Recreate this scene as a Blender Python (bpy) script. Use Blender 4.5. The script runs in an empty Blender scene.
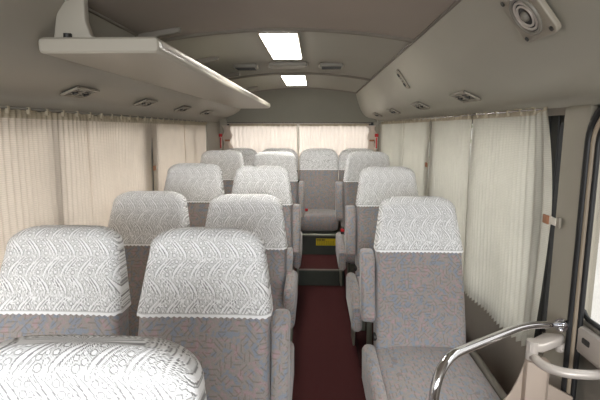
import bpy, bmesh, math, random
import numpy as np
from mathutils import Vector, Matrix
random.seed(4)
C = bpy.context.scene.collection
PI = math.pi
EYE = 1.40

# ------------------------------------------------------------------ materials
def s2l(c):
    return tuple(((v/255)/12.92 if v/255 <= .04045 else ((v/255+.055)/1.055)**2.4) for v in c)
def newmat(name):
    m = bpy.data.materials.new(name); m.use_nodes = True
    nt = m.node_tree; b = nt.nodes['Principled BSDF']
    return m, nt, b
def nd(nt, t, **kw):
    n = nt.nodes.new(t)
    for k, v in kw.items():
        if k in n.inputs: n.inputs[k].default_value = v
        else: setattr(n, k, v)
    return n
def plastic(name, rgb, rough=.55, var=.06, scale=3, bump=.05, bscale=300, metal=0, grain=True):
    m, nt, b = newmat(name); c = s2l(rgb)
    tc = nd(nt, 'ShaderNodeTexCoord')
    n = nd(nt, 'ShaderNodeTexNoise', Scale=scale, Detail=3)
    nt.links.new(tc.outputs['Object'], n.inputs['Vector'])
    r = nd(nt, 'ShaderNodeValToRGB')
    r.color_ramp.elements[0].position = .3; r.color_ramp.elements[1].position = .7
    r.color_ramp.elements[0].color = (*[v*(1-var) for v in c], 1)
    r.color_ramp.elements[1].color = (*[min(1, v*(1+var)) for v in c], 1)
    nt.links.new(n.outputs['Fac'], r.inputs['Fac'])
    nt.links.new(r.outputs['Color'], b.inputs['Base Color'])
    b.inputs['Roughness'].default_value = rough; b.inputs['Metallic'].default_value = metal
    if bump:
        n2 = nd(nt, 'ShaderNodeTexNoise', Scale=bscale, Detail=2)
        nt.links.new(tc.outputs['Object'], n2.inputs['Vector'])
        bp = nd(nt, 'ShaderNodeBump', Strength=bump, Distance=.002)
        nt.links.new(n2.outputs['Fac'], bp.inputs['Height']); nt.links.new(bp.outputs['Normal'], b.inputs['Normal'])
    return m
def flat(name, rgb, rough=.5, metal=0):
    return plastic(name, rgb, rough, .04, 20, 0, metal=metal)

def fabric_mat():
    m, nt, b = newmat('seat_moquette'); L = nt.links
    tc = nd(nt, 'ShaderNodeTexCoord')
    n1 = nd(nt, 'ShaderNodeTexNoise', Scale=52, Detail=1.5); L.new(tc.outputs['Object'], n1.inputs['Vector'])
    r1 = nd(nt, 'ShaderNodeValToRGB'); e = r1.color_ramp.elements
    e[0].position = .30; e[0].color = (*s2l((168, 178, 192)), 1)
    e[1].position = .72; e[1].color = (*s2l((208, 178, 182)), 1)
    for p, c in ((.40, (172, 176, 188)), (.46, (184, 178, 173)), (.55, (188, 180, 175)), (.62, (198, 178, 178))):
        q = r1.color_ramp.elements.new(p); q.color = (*s2l(c), 1)
    L.new(n1.outputs['Fac'], r1.inputs['Fac'])
    # cells choose a stroke direction
    v = nd(nt, 'ShaderNodeTexVoronoi', Scale=44); L.new(tc.outputs['Object'], v.inputs['Vector'])
    sep = nd(nt, 'ShaderNodeSeparateColor'); L.new(v.outputs['Color'], sep.inputs['Color'])
    ang = nd(nt, 'ShaderNodeMath', operation='MULTIPLY'); ang.inputs[1].default_value = 6.28
    L.new(sep.outputs[0], ang.inputs[0])
    snap = nd(nt, 'ShaderNodeMath', operation='SNAP'); snap.inputs[1].default_value = PI/4; L.new(ang.outputs[0], snap.inputs[0])
    vr = nd(nt, 'ShaderNodeVectorRotate', rotation_type='AXIS_ANGLE'); vr.inputs['Axis'].default_value = (0, 1, 0)
    L.new(tc.outputs['Object'], vr.inputs['Vector']); L.new(snap.outputs[0], vr.inputs['Angle'])
    sx = nd(nt, 'ShaderNodeSeparateXYZ'); L.new(vr.outputs[0], sx.inputs[0])
    mu = nd(nt, 'ShaderNodeMath', operation='MULTIPLY'); mu.inputs[1].default_value = 66; L.new(sx.outputs[0], mu.inputs[0])
    fr = nd(nt, 'ShaderNodeMath', operation='FRACT'); L.new(mu.outputs[0], fr.inputs[0])
    lt = nd(nt, 'ShaderNodeMath', operation='LESS_THAN'); lt.inputs[1].default_value = .26; L.new(fr.outputs[0], lt.inputs[0])
    gt = nd(nt, 'ShaderNodeMath', operation='GREATER_THAN'); gt.inputs[1].default_value = .25; L.new(sep.outputs[1], gt.inputs[0])
    an = nd(nt, 'ShaderNodeMath', operation='MULTIPLY'); L.new(lt.outputs[0], an.inputs[0]); L.new(gt.outputs[0], an.inputs[1])
    st = nd(nt, 'ShaderNodeMath', operation='MULTIPLY'); st.inputs[1].default_value = .34; L.new(an.outputs[0], st.inputs[0])
    mx = nd(nt, 'ShaderNodeMix', data_type='RGBA'); L.new(st.outputs[0], mx.inputs['Factor'])
    L.new(r1.outputs['Color'], mx.inputs[6]); mx.inputs[7].default_value = (*s2l((126, 108, 92)), 1)
    n3 = nd(nt, 'ShaderNodeTexNoise', Scale=420, Detail=1); L.new(tc.outputs['Object'], n3.inputs['Vector'])
    mr = nd(nt, 'ShaderNodeMapRange'); mr.inputs[3].default_value = .56; mr.inputs[4].default_value = .84; L.new(n3.outputs['Fac'], mr.inputs[0])
    m2 = nd(nt, 'ShaderNodeMix', data_type='RGBA', blend_type='MULTIPLY'); m2.inputs['Factor'].default_value = 1
    L.new(mx.outputs[2], m2.inputs[6]); L.new(mr.outputs[0], m2.inputs[7])
    L.new(m2.outputs[2], b.inputs['Base Color']); b.inputs['Roughness'].default_value = .95
    b.inputs['Sheen Weight'].default_value = .35
    b.inputs['Specular IOR Level'].default_value = .15
    bp = nd(nt, 'ShaderNodeBump', Strength=.25, Distance=.002); L.new(n3.outputs['Fac'], bp.inputs['Height']); L.new(bp.outputs[0], b.inputs['Normal'])
    return m
def lace_mat():
    m, nt, b = newmat('white_lace'); L = nt.links
    at = nd(nt, 'ShaderNodeAttribute', attribute_name='lace')
    r = nd(nt, 'ShaderNodeValToRGB'); e = r.color_ramp.elements
    e[0].position = .05; e[0].color = (*s2l((152, 151, 152)), 1)
    e[1].position = .85; e[1].color = (*s2l((250, 250, 251)), 1)
    q = e.new(.5); q.color = (*s2l((214, 214, 214)), 1)
    L.new(at.outputs['Fac'], r.inputs['Fac']); L.new(r.outputs['Color'], b.inputs['Base Color'])
    b.inputs['Roughness'].default_value = .9; b.inputs['Specular IOR Level'].default_value = .1
    bp = nd(nt, 'ShaderNodeBump', Strength=.5, Distance=.003); L.new(at.outputs['Fac'], bp.inputs['Height']); L.new(bp.outputs[0], b.inputs['Normal'])
    return m
def curtain_mat(name, rgb, trans=.45, emi=0):
    m, nt, b = newmat(name); L = nt.links
    tc = nd(nt, 'ShaderNodeTexCoord')
    n = nd(nt, 'ShaderNodeTexNoise', Scale=5, Detail=4); L.new(tc.outputs['Object'], n.inputs['Vector'])
    w = nd(nt, 'ShaderNodeTexWave', bands_direction='Z', Scale=42, Distortion=2.5); w.inputs['Detail Scale'].default_value = 3
    L.new(tc.outputs['Object'], w.inputs['Vector'])
    mr = nd(nt, 'ShaderNodeMapRange'); mr.inputs[3].default_value = .90; mr.inputs[4].default_value = 1.03; L.new(w.outputs['Fac'], mr.inputs[0])
    r = nd(nt, 'ShaderNodeValToRGB'); c = s2l(rgb)
    r.color_ramp.elements[0].position = .35; r.color_ramp.elements[1].position = .65
    r.color_ramp.elements[0].color = (*[v*.92 for v in c], 1); r.color_ramp.elements[1].color = (*c, 1)
    L.new(n.outputs['Fac'], r.inputs['Fac'])
    mx = nd(nt, 'ShaderNodeMix', data_type='RGBA', blend_type='MULTIPLY'); mx.inputs['Factor'].default_value = 1
    L.new(r.outputs['Color'], mx.inputs[6]); L.new(mr.outputs[0], mx.inputs[7])
    d = nd(nt, 'ShaderNodeBsdfDiffuse'); t = nd(nt, 'ShaderNodeBsdfTranslucent')
    L.new(mx.outputs[2], d.inputs['Color']); L.new(mx.outputs[2], t.inputs['Color'])
    bp = nd(nt, 'ShaderNodeBump', Strength=.25, Distance=.002); L.new(w.outputs['Fac'], bp.inputs['Height']); L.new(bp.outputs[0], d.inputs['Normal'])
    ms = nd(nt, 'ShaderNodeMixShader'); ms.inputs[0].default_value = trans
    L.new(d.outputs[0], ms.inputs[1]); L.new(t.outputs[0], ms.inputs[2])
    L.new(ms.outputs[0], nt.nodes['Material Output'].inputs[0]); nt.nodes.remove(b)
    return m
def glass_mat():
    m, nt, b = newmat('window_glass'); L = nt.links
    tc = nd(nt, 'ShaderNodeTexCoord'); n = nd(nt, 'ShaderNodeTexNoise', Scale=2); L.new(tc.outputs['Object'], n.inputs['Vector'])
    mr = nd(nt, 'ShaderNodeMapRange'); mr.inputs[3].default_value = .80; mr.inputs[4].default_value = .9; L.new(n.outputs['Fac'], mr.inputs[0])
    t = nd(nt, 'ShaderNodeBsdfTransparent'); L.new(mr.outputs[0], t.inputs[0])
    g = nd(nt, 'ShaderNodeBsdfGlossy', Roughness=.02)
    ms = nd(nt, 'ShaderNodeMixShader'); ms.inputs[0].default_value = .06
    L.new(t.outputs[0], ms.inputs[1]); L.new(g.outputs[0], ms.inputs[2]); L.new(ms.outputs[0], nt.nodes['Material Output'].inputs[0]); nt.nodes.remove(b)
    return m
def lamp_mat():
    m, nt, b = newmat('lamp_diffuser'); L = nt.links
    tc = nd(nt, 'ShaderNodeTexCoord'); w = nd(nt, 'ShaderNodeTexWave', Scale=14); L.new(tc.outputs['Object'], w.inputs['Vector'])
    mr = nd(nt, 'ShaderNodeMapRange'); mr.inputs[3].default_value = LAMP*.92; mr.inputs[4].default_value = LAMP; L.new(w.outputs['Fac'], mr.inputs[0])
    e = nd(nt, 'ShaderNodeEmission'); e.inputs[0].default_value = (1, .97, .90, 1); L.new(mr.outputs[0], e.inputs[1])
    L.new(e.outputs[0], nt.nodes['Material Output'].inputs[0]); nt.nodes.remove(b)
    return m
LAMP = 22.0
M = dict(
    fabric=fabric_mat(), lace=lace_mat(),
    panel=plastic('grey_green_panel', (168, 164, 151), .5, .03, 2, .10, 260),
    cove=plastic('grey_cove_panel', (158, 152, 140), .5, .03, 2, .10, 260),
    headliner=plastic('headliner_fabric', (158, 147, 137), .85, .03, 2, .25, 420),
    headliner2=plastic('headliner_rear_fabric', (160, 156, 145), .75, .03, 2, .15, 420),
    bulk=plastic('bulkhead_panel', (126, 123, 113), .8, .04, 3, .1, 300),
    rib=plastic('rib_trim', (120, 113, 103), .6, .03, 5, 0),
    rack=plastic('rack_vinyl', (170, 164, 152), .38, .03, 2, .12, 350),
    carpet=plastic('dark_red_carpet', (74, 28, 28), .97, .22, 130, .6, 700),
    riser=plastic('step_riser_vinyl', (66, 70, 62), .5, .08, 9, .1, 200),
    darkwall=plastic('lower_wall_vinyl', (150, 142, 132), .6, .05, 6, .15, 300),
    pillar=plastic('pillar_trim', (158, 152, 138), .5, .03, 4, .1, 300),
    rubber=plastic('black_rubber', (26, 26, 27), .5, .1, 30, .1, 300),
    beige=plastic('beige_gasket', (150, 136, 118), .5, .05, 20, .05),
    frame=plastic('seat_frame_paint', (150, 154, 138), .45, .05, 12, 0),
    dark=plastic('dark_plastic', (38, 36, 34), .5, .1, 30, 0),
    grey=plastic('grey_plastic', (120, 115, 106), .45, .05, 20, .05),
    vent=plastic('vent_plastic', (150, 142, 128), .4, .04, 20, 0),
    silver=plastic('painted_silver', (196, 188, 180), .38, .03, 12, .03, 500, metal=.25),
    bpanel=plastic('beige_modesty_panel', (176, 160, 146), .45, .03, 8, .06, 300),
    chrome=flat('chrome', (232, 232, 235), .07, 1),
    white=plastic('white_tape', (224, 218, 206), .8, .05, 30, .1),
    brown=plastic('brown_tab', (168, 118, 88), .7, .08, 30, .1),
    red=flat('red_plastic', (196, 30, 34), .45),
    yellow=plastic('yellow_sticker', (222, 196, 20), .5, .05, 30, 0),
    curL=curtain_mat('cream_curtain_left', (228, 215, 200), .42),
    curR=curtain_mat('cream_curtain_right', (218, 215, 203), .42),
    curB=curtain_mat('cream_curtain_rear', (232, 222, 212), .5),
    hem=curtain_mat('curtain_heading', (196, 184, 162), .2),
    glass=glass_mat(), lamp=lamp_mat(),
    ground=plastic('pale_concrete', (214, 208, 198), .9, .08, 1.2, .2, 40),
    leaf=plastic('leaf_green', (98, 132, 70), .8, .45, 5, .6, 20),
    leafb=plastic('leaf_light_green', (140, 160, 96), .8, .4, 6, .6, 20),
    bark=plastic('bark', (92, 76, 60), .9, .2, 20, .5, 60),
    carblue=plastic('blue_car_paint', (70, 110, 180), .25, .03, 3, 0, metal=.2),
    body=plastic('bus_body_paint', (225, 225, 222), .3, .02, 3, 0),
    tyre=plastic('tyre', (30, 30, 30), .9, .1, 30, 0),
)

# ------------------------------------------------------------------ mesh helpers
def mesh_obj(name, verts, faces, mat, parent=None, smooth=True, loc=None):
    me = bpy.data.meshes.new(name); me.from_pydata([tuple(v) for v in verts], [], faces); me.update()
    o = bpy.data.objects.new(name, me); C.objects.link(o)
    if isinstance(mat, (list, tuple)):
        for q in mat: me.materials.append(q)
    else: me.materials.append(mat)
    if smooth: me.polygons.foreach_set('use_smooth', [True]*len(me.polygons))
    if parent: o.parent = parent
    if loc: o.location = loc
    return o
def fix(o, auto=None):
    bm = bmesh.new(); bm.from_mesh(o.data); bmesh.ops.remove_doubles(bm, verts=bm.verts, dist=1e-6)
    bmesh.ops.recalc_face_normals(bm, faces=bm.faces); bm.to_mesh(o.data); bm.free(); return o
class MB:
    def __init__(s): s.v = []; s.f = []
    def add(s, v, f):
        k = len(s.v); s.v += [tuple(x) for x in v]; s.f += [tuple(i+k for i in q) for q in f]; return s
    def box(s, x0, x1, y0, y1, z0, z1, bev=0, seg=2, mat=None):
        bm = bmesh.new(); bmesh.ops.create_cube(bm, size=1)
        bmesh.ops.scale(bm, vec=(abs(x1-x0), abs(y1-y0), abs(z1-z0)), verts=bm.verts)
        bmesh.ops.translate(bm, vec=((x0+x1)/2, (y0+y1)/2, (z0+z1)/2), verts=bm.verts)
        if bev: bmesh.ops.bevel(bm, geom=bm.edges[:], offset=bev, segments=seg, profile=.5, affect='EDGES')
        return s.bm(bm, mat)
    def bm(s, bm, mat=None):
        if mat is not None: bmesh.ops.transform(bm, matrix=mat, verts=bm.verts)
        bm.verts.ensure_lookup_table(); idx = {v: i for i, v in enumerate(bm.verts)}
        s.add([v.co[:] for v in bm.verts], [[idx[v] for v in f.verts] for f in bm.faces]); bm.free(); return s
    def cyl(s, p, q, r, n=16, r2=None):
        p, q = Vector(p), Vector(q); d = q-p
        bm = bmesh.new(); bmesh.ops.create_cone(bm, cap_ends=True, segments=n, radius1=r, radius2=r if r2 is None else r2, depth=d.length)
        mt = Matrix.Translation((p+q)/2) @ d.to_track_quat('Z', 'Y').to_matrix().to_4x4()
        return s.bm(bm, mt)
    def ball(s, c, r, sc=(1, 1, 1), n=16):
        bm = bmesh.new(); bmesh.ops.create_uvsphere(bm, u_segments=n, v_segments=n//2+2, radius=r)
        return s.bm(bm, Matrix.Translation(c) @ Matrix.Diagonal((*sc, 1)))
    def prism(s, pts, axis, a0, a1, bev=0):
        # pts: outline in the two other axes
        def P(u, v, a): return {'x': (a, u, v), 'y': (u, a, v), 'z': (u, v, a)}[axis]
        bm = bmesh.new(); lo = [bm.verts.new(P(u, v, a0)) for u, v in pts]; hi = [bm.verts.new(P(u, v, a1)) for u, v in pts]
        bm.faces.new(lo); bm.faces.new(hi[::-1]); n = len(pts)
        for i in range(n): bm.faces.new((lo[i], hi[i], hi[(i+1) % n], lo[(i+1) % n]))
        bmesh.ops.recalc_face_normals(bm, faces=bm.faces)
        if bev:
            es = [e for e in bm.edges if (e.verts[0] in lo) == (e.verts[1] in lo)]
            bmesh.ops.bevel(bm, geom=es, offset=bev, segments=3, profile=.5, affect='EDGES')
        return s.bm(bm)
    def build(s, name, mat, parent=None, smooth=True, loc=None):
        o = mesh_obj(name, s.v, s.f, mat, parent, smooth, loc)
        if smooth:
            bm = bmesh.new(); bm.from_mesh(o.data); bmesh.ops.recalc_face_normals(bm, faces=bm.faces)
            for e in bm.edges:
                if len(e.link_faces) == 2 and e.calc_face_angle(0) > math.radians(38): e.smooth = False
            bm.to_mesh(o.data); bm.free()
        return o
def smooth_path(pts, k=8, rad=.08):
    pts = [Vector(p) for p in pts]; out = [pts[0]]
    for i in range(1, len(pts)-1):
        a, b, c = pts[i-1], pts[i], pts[i+1]
        r = min(rad, (a-b).length*.48, (c-b).length*.48)
        p, q = b+(a-b).normalized()*r, b+(c-b).normalized()*r
        for j in range(k+1):
            t = j/k; out.append(p*(1-t)**2+b*2*t*(1-t)+q*t*t)
    out.append(pts[-1]); return out
def tube(name, pts, r, mat, parent=None, n=14, rad=.08, loc=None):
    path = smooth_path(pts, rad=rad); V, F = [], []
    up = Vector((.3, .2, .93)).normalized(); prev = None
    for i, p in enumerate(path):
        d = (path[min(i+1, len(path)-1)]-path[max(i-1, 0)]).normalized()
        x = (prev - d*prev.dot(d)).normalized() if prev is not None else d.cross(up).normalized()
        y = d.cross(x); prev = x
        for k in range(n):
            a = 2*PI*k/n; V.append(p+(x*math.cos(a)+y*math.sin(a))*r)
    for i in range(len(path)-1):
        for k in range(n):
            F.append((i*n+k, i*n+(k+1) % n, (i+1)*n+(k+1) % n, (i+1)*n+k))
    F.append(tuple(range(n))); F.append(tuple(range((len(path)-1)*n, len(path)*n)))
    o = mesh_obj(name, V, F, mat, parent, True, loc); return fix(o)
def thing(name, label, cat, loc=(0, 0, 0), rz=0, group=None):
    o = bpy.data.objects.new(name, None); C.objects.link(o); o.empty_display_size = .1
    o.location = loc; o.rotation_euler = (0, 0, rz); o['label'] = label; o['category'] = cat
    if group: o['group'] = group
    return o
def tag(o, label, cat, group=None):
    o['label'] = label; o['category'] = cat
    if group: o['group'] = group
    return o
def struct(o): o['kind'] = 'structure'; return o
def copy_tree(root, loc, label, group=None):
    r = root.copy(); C.objects.link(r); r.location = loc; r['label'] = label
    if group: r['group'] = group
    for ch in list(root.children):
        c = ch.copy(); C.objects.link(c); c.parent = r
        for g in ch.children:
            d = g.copy(); C.objects.link(d); d.parent = c
    return r

# ------------------------------------------------------------------ bus shell
Y0, YE = -1.05, 5.2
def xr(y): return .925 - .058*max(0, y-1.6)          # right window wall narrows to the rear
def dxr(y): return xr(y)-.925
XL = -1.08
RP = [(.425, 1.785), (.437, 1.772), (.500, 1.680), (.553, 1.617), (.60, 1.578), (.65, 1.552), (.71, 1.535), (.78, 1.526), (.86, 1.517), (.905, 1.503), (.920, 1.482)]
LP = [(-1.08, 1.478), (-1.075, 1.502), (-1.05, 1.522), (-.98, 1.545), (-.90, 1.574), (-.845, 1.604), (-.815, 1.640), (-.79, 1.69), (-.765, 1.74), (-.73, 1.785)]
def strip_surface(name, prof, ys, mat, shift=None, parent=None, thick=.02):
    V, F = [], []; n = len(prof)
    for y in ys:
        for (x, z) in prof:
            w = max(0, min(1, (x-.425)/.495)) if shift else 0
            V.append((x+(dxr(y)*w if shift else 0), y, z))
    for j in range(len(ys)-1):
        for i in range(n-1):
            F.append((j*n+i, j*n+i+1, (j+1)*n+i+1, (j+1)*n+i))
    o = mesh_obj(name, V, F, mat, parent)
    bm = bmesh.new(); bm.from_mesh(o.data)
    for f in bm.faces: f.smooth = True
    bm.normal_update()
    bm.to_mesh(o.data); bm.free()
    return o
ysr = [Y0 + i*(YE-Y0)/24 for i in range(25)]
def crown(x): return 1.785 + .052*(1-((x+.1525)/.5775)**2)
ceil_prof = [(-.73+.5775*2*i/20, crown(-.73+.5775*2*i/20)) for i in range(21)]
# front headliner and rear headliner are one ceiling, with a change of cloth at the first rib
front = [y for y in [Y0 + i*(2.05-Y0)/10 for i in range(11)]]
rear = [2.05 + i*(4.9-2.05)/10 for i in range(11)]
c1 = struct(strip_surface('ceiling', ceil_prof, front, M['headliner']))
c2 = struct(strip_surface('ceiling', [(x, z+.004) for x, z in ceil_prof], rear, M['headliner2']))
t1 = struct(strip_surface('trim_1', LP, ysr, M['cove']))
t2 = struct(strip_surface('trim_2', RP, ysr, M['panel'], shift=True))
# outer roof skin keeps daylight out
roof = MB().prism([(-1.16, 1.46), (-1.12, 1.75), (-.9, 1.93), (-.1, 1.98), (.75, 1.93), (.98, 1.75), (1.0, 1.46), (.96, 1.46), (.94, 1.72), (.72, 1.88), (-.1, 1.93), (-.88, 1.88), (-1.08, 1.72), (-1.12, 1.46)], 'y', Y0, YE+.15)
struct(roof.build('trim_3', M['body'], smooth=False))
# cross ribs
def rib(y, idx, w=.022, drop=.010):
    V, F = [], []
    prof = [(x, z-.001) for x, z in ceil_prof]
    for (x, z) in prof:
        for (dy, dz) in ((-w, .006), (-w*.7, -drop*.8), (0, -drop), (w*.7, -drop*.8), (w, .006)):
            V.append((x, y+dy, z+dz))
    for i in range(len(prof)-1):
        for k in range(4): F.append((i*5+k, i*5+k+1, (i+1)*5+k+1, (i+1)*5+k))
    return struct(fix(mesh_obj('trim_%d' % idx, V, F, M['rib'])))
rib(2.05, 4); rib(3.60, 5); rib(4.88, 6)
# long bead between duct and headliner
for k, (x, idx) in enumerate(((.427, 7), (-.728, 8))):
    struct(tube('trim_%d' % idx, [(x, Y0, 1.782), (x, 2.0, 1.782), (x, 4.9, 1.782)], .006, M['rib'], n=8))
# rear bulkhead
V, F = [], []
N = 24
for i in range(N+1):
    x = -.73+1.155*i/N; zt = crown(x)-.002
    xb = -1.04+1.72*i/N
    for k in range(7):
        t = k/6; V.append((x*(1-t)+xb*t, 4.90+.24*t**.8, zt*(1-t)+1.485*t))
for i in range(N):
    for k in range(6): F.append((i*7+k, i*7+k+1, (i+1)*7+k+1, (i+1)*7+k))
struct(mesh_obj('wall_rear', V, F, M['bulk']))
struct(MB().box(-1.16, .80, 5.14, 5.22, 0, .80).build('wall_rear', M['darkwall'], smooth=False))
struct(MB().box(-1.16, .80, 5.14, 5.22, 1.485, 1.9).build('wall_rear', M['bulk'], smooth=False))
struct(MB().prism([(-1.16, .79), (-1.055, .79), (-1.0, 1.49), (-1.16, 1.49)], 'y', 5.15, 5.21).build('wall_rear', M['pillar'], smooth=False))
struct(MB().prism([(.80, .79), (.70, .79), (.655, 1.49), (.80, 1.49)], 'y', 5.15, 5.21).build('wall_rear', M['pillar'], smooth=False))
# rear corner gussets between cove and bulkhead
struct(MB().prism([(4.86, 1.80), (5.2, 1.80), (5.2, 1.46), (5.10, 1.47)], 'x', -1.09, -1.0).build('trim_9', M['cove'], smooth=False))
struct(MB().prism([(4.86, 1.80), (5.2, 1.80), (5.2, 1.46), (5.10, 1.47)], 'x', .69, .80).build('trim_10', M['panel'], smooth=False))
# left wall
SILL = .50
struct(MB().box(-1.16, XL-.005, Y0, YE, -.25, SILL, .004).build('wall_left', M['darkwall'], smooth=False))
struct(MB().box(-1.16, XL-.03, Y0, YE, 1.46, 1.60).build('wall_left', M['darkwall'], smooth=False))
for i, (a, b) in enumerate(((-1.05, -.95), (.75, .85), (2.86, 3.00), (4.98, 5.2))):
    struct(MB().box(-1.15, XL-.015, a, b, SILL, 1.47, .006).build('wall_left', M['pillar'], smooth=False))
# right wall
def rwall(name, y0, y1, z0, z1, mat, off=.0, th=.06, bev=.004):
    pts = [(xr(y0)+off, y0), (xr(y1)+off, y1), (xr(y1)+off+th, y1), (xr(y0)+off+th, y0)]
    return struct(MB().prism(pts, 'z', z0, z1, bev).build(name, mat, smooth=False))
rwall('wall_right', 1.547, YE, -.25, SILL, M['darkwall'])
rwall('wall_right', 1.575, YE, 1.455, 1.60, M['darkwall'], .012)
rwall('wall_right', 1.547, 1.692, SILL-.02, 1.485, M['pillar'], -.014, .07, .012)
rwall('wall_right', 3.19, 3.31, SILL, 1.475, M['pillar'], .005)
rwall('wall_right', 5.0, YE, SILL, 1.475, M['pillar'], .0)
struct(MB().box(.93, .99, Y0, .70, -.25, 1.60, .004).build('wall_right', M['darkwall'], smooth=False))
struct(MB().box(.935, .99, .69, 1.60, 1.49, 1.60, .004).build('wall_right', M['darkwall'], smooth=False))
# front of the bus: dash wall and windscreen header
struct(MB().box(-1.16, 1.0, Y0-.08, Y0, -.25, .80, .004).build('wall_front', M['darkwall'], smooth=False))
struct(MB().box(-1.16, 1.0, Y0-.08, Y0, 1.62, 1.98, .004).build('wall_front', M['darkwall'], smooth=False))

# windows: frames with panes
def window(n, pts_fn, y0, y1, z0, z1, fr=.035, split=True):
    """window on a wall running along y; pts_fn(y) -> x of the frame's inner face"""
    fm = MB()
    def bar(a, b, c, d):
        fm.prism([(pts_fn(a), a), (pts_fn(b), b), (pts_fn(b)+.03, b), (pts_fn(a)+.03, a)], 'z', c, d, .004)
    bar(y0, y1, z0, z0+fr); bar(y0, y1, z1-fr, z1); bar(y0, y0+fr, z0+fr, z1-fr); bar(y1-fr, y1, z0+fr, z1-fr)
    if split:
        m = (y0+y1)/2; bar(m-.018, m+.018, z0+fr, z1-fr)
    o = struct(fm.build('window_%d' % n, M['rubber'], smooth=False))
    g = MB().prism([(pts_fn(y0+.02)+.012, y0+.02), (pts_fn(y1-.02)+.012, y1-.02), (pts_fn(y1-.02)+.017, y1-.02), (pts_fn(y0+.02)+.017, y0+.02)], 'z', z0+.02, z1-.02)
    g.build('pane', M['glass'], o, smooth=False)
    return o
window(1, lambda y: XL-.05, -.95, .75, SILL, 1.47)
window(2, lambda y: XL-.05, .85, 2.86, SILL, 1.47)
window(3, lambda y: XL-.05, 3.00, 4.98, SILL, 1.47)
window(4, lambda y: xr(y)+.018, 1.835, 3.19, SILL, 1.470)
window(5, lambda y: xr(y)+.018, 3.31, 5.0, SILL, 1.470)
# rear window (across x)
wf = MB()
for a in ((-1.05, .70, .80, .835), (-1.02, .68, 1.45, 1.485)): wf.box(a[0], a[1], 5.165, 5.195, a[2], a[3], .004)
for (xb, xt) in ((-1.055, -1.0), (.70, .655)):
    s = .035 if xb < 0 else -.035
    wf.prism([(xb, .80), (xb+s, .80), (xt+s, 1.485), (xt, 1.485)], 'y', 5.155, 5.195, .004)
w6 = struct(wf.build('window_6', M['rubber'], smooth=False))
MB().prism([(-1.03, .82), (.68, .82), (.66, 1.47), (-1.0, 1.47)], 'y', 5.178, 5.183).build('pane', M['glass'], w6, smooth=False)

w7 = bpy.data.objects.new('window_7', None); C.objects.link(w7); w7['kind'] = 'structure'
QL = [(1.60, .60), (1.60, 1.43)]
_q = []
for (cy, cz, a0) in ((1.752, 1.405, 0), (1.625, 1.405, 90), (1.625, .625, 180), (1.752, .625, 270)):
    for j in range(7):
        a = math.radians(a0+15*j); _q.append((cy+.028*math.cos(a), cz+.028*math.sin(a)))
_m = MB()
_V, _F = [], []
for (a, b) in _q:
    d = Vector((0, a-1.705, b-1.015)).normalized()
    for (dx, g) in ((0, 0), (.02, 0), (.02, .018), (0, .018)): _V.append((.938+dx, a+(g if a > 1.705 else -g), b+(g if b > 1.015 else -g)))
for i in range(len(_q)):
    for k in range(4): _F.append((i*4+k, i*4+(k+1) % 4, ((i+1) % len(_q))*4+(k+1) % 4, ((i+1) % len(_q))*4+k))
_m.add(_V, _F); _m.build('frame', M['rubber'], w7)
MB().box(.944, .949, 1.59, 1.82, .59, 1.44).build('pane', M['glass'], w7, smooth=False)
struct(MB().box(.932, .962, 1.782, 1.84, .50, 1.475, .004).build('trim_14', M['rubber'], smooth=False))
struct(MB().box(.940, .965, 1.58, 1.84, .49, .605, .004).build('trim_15', M['pillar'], smooth=False))
struct(MB().box(.940, .965, 1.58, 1.84, 1.425, 1.48, .004).build('trim_16', M['rubber'], smooth=False))
# floor: low aisle, raised platforms under the rear rows, one step and the riser of the rear bench
struct(MB().box(-1.16, .99, Y0, 5.2, -.12, 0).build('floor', M['carpet'], smooth=False))
struct(MB().box(-.158, .268, 3.955, 4.46, .0, .145, .004).build('floor', M['carpet'], smooth=False))
struct(MB().box(-.158, .268, 3.935, 3.954, 0, .138, .002).build('trim_11', M['riser'], smooth=False))
struct(MB().box(-.158, .268, 3.925, 3.96, .139, .150, .003).build('trim_12', M['grey'], smooth=False))
def platform(x0, x1, y0, y1, h): struct(MB().box(x0, x1, y0, y1, 0, h, .004).build('floor', M['carpet'], smooth=False))
platform(-1.085, -.165, 2.50, 3.36, .08); platform(-1.085, -.165, 3.362, 4.46, .14)
platform(.275, .80, 2.50, 3.36, .08); platform(.275, .74, 3.362, 4.46, .14)
struct(MB().box(-1.085, .735, 4.462, 4.50, 0, .385, .004).build('trim_13', M['riser'], smooth=False))

# ------------------------------------------------------------------ door with rubber gasket, exterior
def rrect(y0, y1, z0, z1, r, k=8):
    out = []
    for (cy, cz, a0) in ((y1-r, z1-r, 0), (y0+r, z1-r, 90), (y0+r, z0+r, 180), (y1-r, z0+r, 270)):
        for j in range(k+1):
            a = math.radians(a0+90*j/k); out.append((cy+r*math.cos(a), cz+r*math.sin(a)))
    return out
def ring_tube(name, loop, x, r, mat, parent=None, n=8):
    V, F = [], []; m = len(loop)
    for i in range(m):
        a, b = loop[i-1], loop[(i+1) % m]; d = Vector((0, b[0]-a[0], b[1]-a[1])).normalized(); nrm = Vector((1, 0, 0)).cross(d)
        p = Vector((x, *loop[i]))
        for k in range(n):
            t = 2*PI*k/n; V.append(p+Vector((1, 0, 0))*r*math.cos(t)+nrm*r*math.sin(t))
    for i in range(m):
        for k in range(n): F.append((i*n+k, i*n+(k+1) % n, ((i+1) % m)*n+(k+1) % n, ((i+1) % m)*n+k))
    return fix(mesh_obj(name, V, F, mat, parent))
d1 = bpy.data.objects.new('door_1', None); C.objects.link(d1); d1['kind'] = 'structure'; d1.location = (0, 0, 0)
ring_tube('outer_gasket', rrect(.74, 1.553, -.2, 1.49, .13), .918, .013, M['rubber'], d1)
ring_tube('gasket_bead', rrect(.76, 1.537, -.18, 1.474, .12), .924, .009, M['beige'], d1)
ring_tube('inner_gasket', rrect(.77, 1.524, -.17, 1.461, .11), .932, .009, M['rubber'], d1)
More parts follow.
